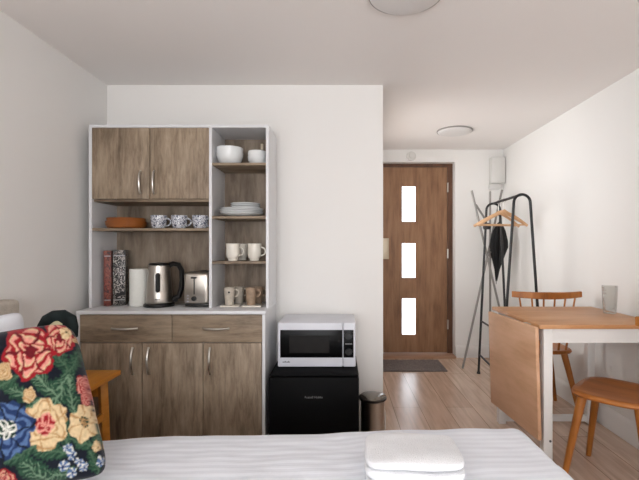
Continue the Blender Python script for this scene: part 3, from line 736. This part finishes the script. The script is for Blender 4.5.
# the top corner of the cushion folds over at the back: dark rolled cloth round a beige patch
M['dark_velvet'] = plain('dark_green_velvet', srgb(22, 30, 30), .85, var=.4, scale=25, spec=.2)
M['beige_patch'] = plain('beige_cloth', srgb(188, 182, 148), .9, var=.08, scale=30)
arc = [(-.985, 1.41, .865), (-.99, 1.41, .888), (-.98, 1.41, .905), (-.958, 1.41, .917), (-.93, 1.41, .919), (-.905, 1.405, .908), (-.898, 1.40, .885), (-.894, 1.39, .855)]
MB().tube([Vector(p)-cc for p in arc], .024, 14, up=(0, 1, 0), flat=.9).obj('folded_corner', M['dark_velvet'], fc)
pa = MB(); pa.prism([(-.05+.1*i/12, .045*math.sin(PI*i/12)) for i in range(13)], -.01, .01, .004); pa.xf(Matrix.Translation(Vector((-.935, 1.40, .865))-cc) @ Matrix.Rotation(PI/2, 4, 'X'))
pa.obj('inner_patch', M['beige_patch'], fc)
# pillow against the headboard
cp_ = Vector((-1.25, 1.25, .47))
mm, _, _ = cush([Vector(p)-cp_ for p in [(-1.34, .95, .86), (-1.16, 1.55, .93), (-1.15, 1.56, .50), (-1.3, .92, .50)]], .13, 40, .05, .008)
tag(mm.obj('pillow', M['pillowcase'], None, cp_, ang=80), 'white pillow propped against the headboard behind the floral cushion', 'pillow')

# ------------------------------------------------------------------ stool by the bed
sx_, sy_ = -1.287, 1.87
st = thing('wooden_stool', 'orange pine stool standing between the bed and the dresser', 'stool', (sx_, sy_, 0))
MB().box(-.19, .19, -.235, .235, .515, .54, .005).obj('stool_top', M['stool'], st)
for a in (-1, 1):
    for b_ in (-1, 1):
        MB().bar((a*.128, b_*.18, .515), (a*.14, b_*.195, 0), .036, .036, .003).obj('leg', M['stool'], st)
for a in (-1, 1):
    MB().bar((a*.132, -.17, .33), (a*.132, .17, .33), .02, .035, .002).obj('stretcher', M['stool'], st)
for b_ in (-1, 1):
    MB().bar((-.11, b_*.183, .46), (.11, b_*.183, .46), .02, .07, .002).obj('apron', M['stool'], st)

# ------------------------------------------------------------------ table
TX0, TX1, TY0, TY1, TZ = 1.012, 1.675, 2.13, 2.80, .76
tb = thing('drop_leaf_table', 'drop leaf table with beech top and white legs against the right wall', 'table', (1.33, 2.46, 0))
def tp(mb, name, mat, par=tb): return mb.xf(Matrix.Translation((-1.33, -2.46, 0))).obj(name, mat, par)
tp(MB().box(TX0, TX1, TY0, TY1, TZ-.022, TZ, .004), 'tabletop', M['table'])
L0, L1 = TX0+.028, TX1-.01
lw_ = .045
for x in (L0, L1-lw_):
    for y in (TY0+.012, TY1-.012-lw_):
        lg = tp(MB().box(x, x+lw_, y, y+lw_, 0, TZ-.0225, .002), 'leg', M['trim'])
        if x == L0 and y < 2.3: tp(MB().lathe([(.006, 0), (.006, .003)], 12, (x+.032, y-.0002, .165), 'Y'), 'bolt', M['black'], lg)
ap = MB()
ap.box(L0+lw_, L1-lw_, TY0+.018, TY0+.038, TZ-.095, TZ-.0225); tp(ap, 'apron', M['trim'])
ap = MB(); ap.box(L0+lw_, L1-lw_, TY1-.038, TY1-.018, TZ-.095, TZ-.0225); tp(ap, 'apron', M['trim'])
for x in (L0+.01, L1-.03):
    tp(MB().box(x, x+.02, TY0+.012+lw_, TY1-.012-lw_, TZ-.095, TZ-.0225), 'apron', M['trim'])
tp(MB().box(L0+lw_, L1-lw_, TY1-.045, TY1-.02, .012, .052, .002), 'stretcher', M['trim'])
# hanging leaf
lf = MB(); lt = .02
lf.box(-lt, 0, 0, .54, -.575, 0, .003)
Ml = Matrix.Translation((1.008, TY0, TZ-.012)) @ Matrix.Rotation(.088, 4, 'Z') @ Matrix.Rotation(-.03, 4, 'Y')
lf.xf(Ml); leaf = tp(lf, 'drop_leaf', M['leaf'])
for y in (.12, .4):
    h = MB().box(-.001, .022, y-.03, y+.03, -.004, .0, .0); h.xf(Ml); tp(h, 'hinge', M['nickel'])
# tumbler
gl = MB().lathe([(.03, 0), (.034, .002), (.035, .02), (.039, .08), (.042, .165), (.0395, .165), (.0365, .08), (.032, .022), (0, .018)], 40)
def glass_mat():
    m_, nt, b = base('cut_tumbler_glass'); N = nt.nodes; L = nt.links; N.remove(b); out = N['Material Output']
    tc = N.new('ShaderNodeTexCoord'); v = N.new('ShaderNodeTexVoronoi'); v.inputs['Scale'].default_value = 75; L.new(tc.outputs['Object'], v.inputs[0])
    bp = N.new('ShaderNodeBump'); bp.inputs['Strength'].default_value = .9; bp.inputs['Distance'].default_value = .006; L.new(v.outputs['Distance'], bp.inputs['Height'])
    t_ = N.new('ShaderNodeBsdfTransparent'); t_.inputs[0].default_value = (.9, .9, .89, 1)
    g = N.new('ShaderNodeBsdfGlossy'); g.inputs['Roughness'].default_value = .08; g.inputs[0].default_value = (1, 1, 1, 1); L.new(bp.outputs[0], g.inputs['Normal'])
    lw = N.new('ShaderNodeLayerWeight'); lw.inputs[0].default_value = .25; L.new(bp.outputs[0], lw.inputs['Normal'])
    mx = N.new('ShaderNodeMixShader'); ml = N.new('ShaderNodeMath'); ml.operation = 'MULTIPLY'; ml.inputs[1].default_value = .75; L.new(lw.outputs['Fresnel'], ml.inputs[0]); L.new(ml.outputs[0], mx.inputs[0]); L.new(t_.outputs[0], mx.inputs[1]); L.new(g.outputs[0], mx.inputs[2])
    L.new(mx.outputs[0], out.inputs['Surface']); return m_
M['tumbler'] = glass_mat()
tag(gl.obj('glass_tumbler', M['tumbler'], None, (1.605, 2.50, TZ+.001)), 'tall textured clear glass tumbler on the table by the wall', 'glass')

# ------------------------------------------------------------------ chairs
def chair(label, loc, rz):
    t_ = thing('dining_chair', label, 'chair', loc, rz, 'honey coloured wooden dining chairs')
    # saddle seat, front = +Y
    def outline(k):
        a = 2*PI*k; ca, sa_ = math.cos(a), math.sin(a)
        p = 3.6; q = (abs(ca)**p+abs(sa_)**p)**(-1/p)
        y = .175*sa_*q; x = .2*ca*q*(.98+.02*(y/.175)); return x, y
    m_ = MB(); rings = []
    for s_, z in ((0, .43), (.5, .43), (.9, .43), (.97, .434), (1, .443), (.985, .453), (.95, .457), (.8, .454), (.5, .449), (.2, .448), (0, .448)):
        if s_ == 0: rings.append([m_.bm.verts.new((0, 0, z))]); continue
        rings.append([m_.bm.verts.new((outline(i/48)[0]*s_, outline(i/48)[1]*s_, z)) for i in range(48)])
    for a, b in zip(rings, rings[1:]):
        for i in range(48):
            j = (i+1) % 48
            if len(a) == 1: m_.bm.faces.new((a[0], b[i], b[j]))
            elif len(b) == 1: m_.bm.faces.new((a[i], a[j], b[0]))
            else: m_.bm.faces.new((a[i], a[j], b[j], b[i]))
    m_.obj('seat', M['honey_seat'], t_, ang=50)
    for sx2 in (-1, 1):
        for sy2 in (-1, 1):
            MB().tube([(sx2*.125, sy2*.115, .432), (sx2*.166, sy2*.148, .22), (sx2*.205, sy2*.18, .0)], .022, 14, .013).obj('leg', M['honey'], t_)
    n = 6
    for i in range(n):
        k = (i/(n-1))*2-1
        MB().tube([(k*.13, -.145+.015*abs(k), .450), (k*.185, -.175+.05*k*k*.65, .81)], .0075, 8, .006).obj('spindle', M['honey'], t_)
    m_ = MB(); R_ = []
    for i in range(21):
        k = i/20*2-1; x = k*.23; y = -.178+.05*k*k; hh = .024-.004*abs(k)
        zc = .829+.006*k*k
        d = Vector((.23, .124*k, 0)).normalized(); nn = Vector((-d.y, d.x, 0))
        R_.append([m_.bm.verts.new(Vector((x, y, zc))+nn*a*.011+Vector((0, 0, b*hh))) for a, b in ((-1, -.8), (-.6, -1), (.6, -1), (1, -.8), (1, .8), (.6, 1), (-.6, 1), (-1, .8))])
    for a, b in zip(R_, R_[1:]):
        for i in range(8): m_.bm.faces.new((a[i], a[(i+1) % 8], b[(i+1) % 8], b[i]))
    m_.bm.faces.new(R_[0]); m_.bm.faces.new(R_[-1])
    m_.obj('top_rail', M['honey'], t_)
    return t_
ch = chair('spindle back wooden chair behind the table, its back towards the tabletop', (1.412, 2.995, 0), math.radians(-2))
dup(ch, (1.356, 2.058, 0), math.radians(44), 'wooden chair at the near side of the table, cut by the right edge')

# ------------------------------------------------------------------ clothes rail with hangers
rl = thing('clothes_rail', 'black tubular A-frame clothes rail standing along the right wall', 'clothes rail', (1.403, 3.56, 0))
YN, YF, RZ = 3.20, 3.85, 1.558
def uframe(xc, y, wb, wt):
    P = [(xc-wb, y, .012)]
    for i in range(13):
        a = PI-PI*i/12; P.append((xc+wt*math.cos(a), y, RZ-wt+wt*math.sin(a)))
    P.append((xc+wb, y, .012)); return P
def rp(mb, name, par=rl, mat=None): return mb.xf(Matrix.Translation((-1.403, -3.56, 0))).obj(name, mat or M['rail_black'], par)
rp(MB().tube(uframe(1.387, YN, .165, .063), .0105, 12, up=(0, 1, 0)), 'end_frame')
rp(MB().tube(uframe(1.405, YF, .135, .063), .0105, 12, up=(0, 1, 0)), 'end_frame')
rp(MB().tube([(1.387, YN+.012, RZ), (1.405, YF-.012, RZ)], .0105, 12), 'hanging_bar')
for z in (.17, .48):
    dxn, dxf = .165-.10*z/1.5, .135-.07*z/1.5
    for s_ in (-1, 1): rp(MB().tube([(1.387+s_*(dxn-.002), YN+.013, z), (1.405+s_*(dxf-.002), YF-.013, z)], .008, 10), 'side_bar')
for xc, y, wb in ((1.387, YN, .165), (1.405, YF, .135)):
    for s_ in (-1, 1): rp(MB().lathe([(.016, 0), (.016, .014)], 12, (xc+s_*wb, y, 0)), 'foot_cap')
def hanger(label, y, rz):
    xc = 1.387+.018*(y-YN)/(YF-YN)
    t_ = thing('clothes_hanger', label, 'hanger', (xc, y, RZ), rz, 'wooden hangers on the black rail')
    m_ = MB(); P = []
    for i in range(15):
        k = i/14*2-1; P.append((k*.222, .03*k*k, -.10-.115*abs(k)**1.25+(.012 if abs(k) < .08 else 0)))
    m_.tube(P, .0115, 10, up=(0, 1, 0), flat=.6)
    m_.obj('shoulder_bar', M['hanger'], t_)
    MB().tube([(-.205, .026, -.208), (.205, .026, -.208)], .006, 8).obj('trouser_bar', M['hanger'], t_)
    H = [(0, 0, -.09), (0, 0, -.045)]
    for i in range(11):
        a = -PI/2+i*(1.35*PI)/10; H.append((.0165*math.cos(a), 0, -.0025+.0-.0+.0165*math.sin(a)+.0005))
    MB().tube(H, .0022, 8, up=(0, 1, 0)).obj('hook', M['nickel'], t_)
hanger('pale wooden hanger nearest the front of the black rail', 3.57, .10)
hanger('pale wooden hanger in the middle of the three on the black rail', 3.64, -.14)
hanger('pale wooden hanger furthest back on the black rail', 3.71, .2)

# ------------------------------------------------------------------ coat stand and umbrella behind the rail
cs = thing('coat_stand', 'grey metal coat stand of crossed rods in the hallway corner', 'coat stand', (1.42, 4.08, 0))
def cp2(p): return (p[0]-1.42, p[1]-4.08, p[2])
rods = [((1.165, 3.99, .006), (1.59, 4.12, 1.72)), ((1.655, 4.00, .006), (1.285, 4.10, 1.71)), ((1.545, 4.32, .006), (1.425, 3.99, 1.69))]
for a, b_ in rods:
    r_ = MB().tube([cp2(a), cp2(b_)], .0105, 12).obj('rod', M['silver'], cs)
    A_ = Vector(cp2(a)); B_ = Vector(cp2(b_)); q = A_.lerp(B_, .62)
    out = Vector((q.x, q.y-.02, 0)).normalized()
    MB().tube([q, q+out*.05+Vector((0, 0, .045))], .008, 10).obj('peg', M['silver'], r_)
MB().tube([cp2((1.415, 4.06, 1.41)), cp2((1.30, 4.02, 1.565))], .010, 10).obj('short_prong', M['silver'], cs)
MB().lathe([(.03, 1.33), (.036, 1.345), (.036, 1.375), (.03, 1.39)], 20, cp2((1.42, 4.06, 0))).obj('hub', M['rail_black'], cs)
um = thing('folded_umbrella', 'folded black umbrella hanging point down behind the wooden hangers', 'umbrella', (1.545, 4.06, .0))
m_ = MB(); rings = []
for zt, rr in ((1.39, .008), (1.37, .028), (1.31, .058), (1.22, .082), (1.16, .088), (1.12, .074), (1.03, .045), (.95, .024), (.88, .013), (.84, .007)):
    off = -.03*(1.4-zt)/.5
    rr *= .82; rings.append([m_.bm.verts.new((off+rr*(1+.32*math.cos(8*a+zt*4))*math.cos(a), .8*rr*(1+.32*math.cos(8*a+zt*4))*math.sin(a), zt+.012*math.cos(8*a))) for a in [2*PI*i/64 for i in range(64)]])
for a, b_ in zip(rings, rings[1:]):
    for i in range(64): m_.bm.faces.new((a[i], a[(i+1) % 64], b_[(i+1) % 64], b_[i]))
m_.bm.faces.new(rings[0]); m_.bm.faces.new(rings[-1])
m_.obj('canopy', M['umbrella'], um)
MB().tube([(0, 0, 1.385), (0, 0, 1.45), (-.01, 0, 1.48), (-.035, 0, 1.49), (-.055, 0, 1.47)], .008, 10, up=(0, 1, 0)).obj('handle', M['umbrella'], um)
MB().tube([(-.033, 0, .845), (-.036, 0, .80)], .004, 8).obj('tip', M['silver'], um)
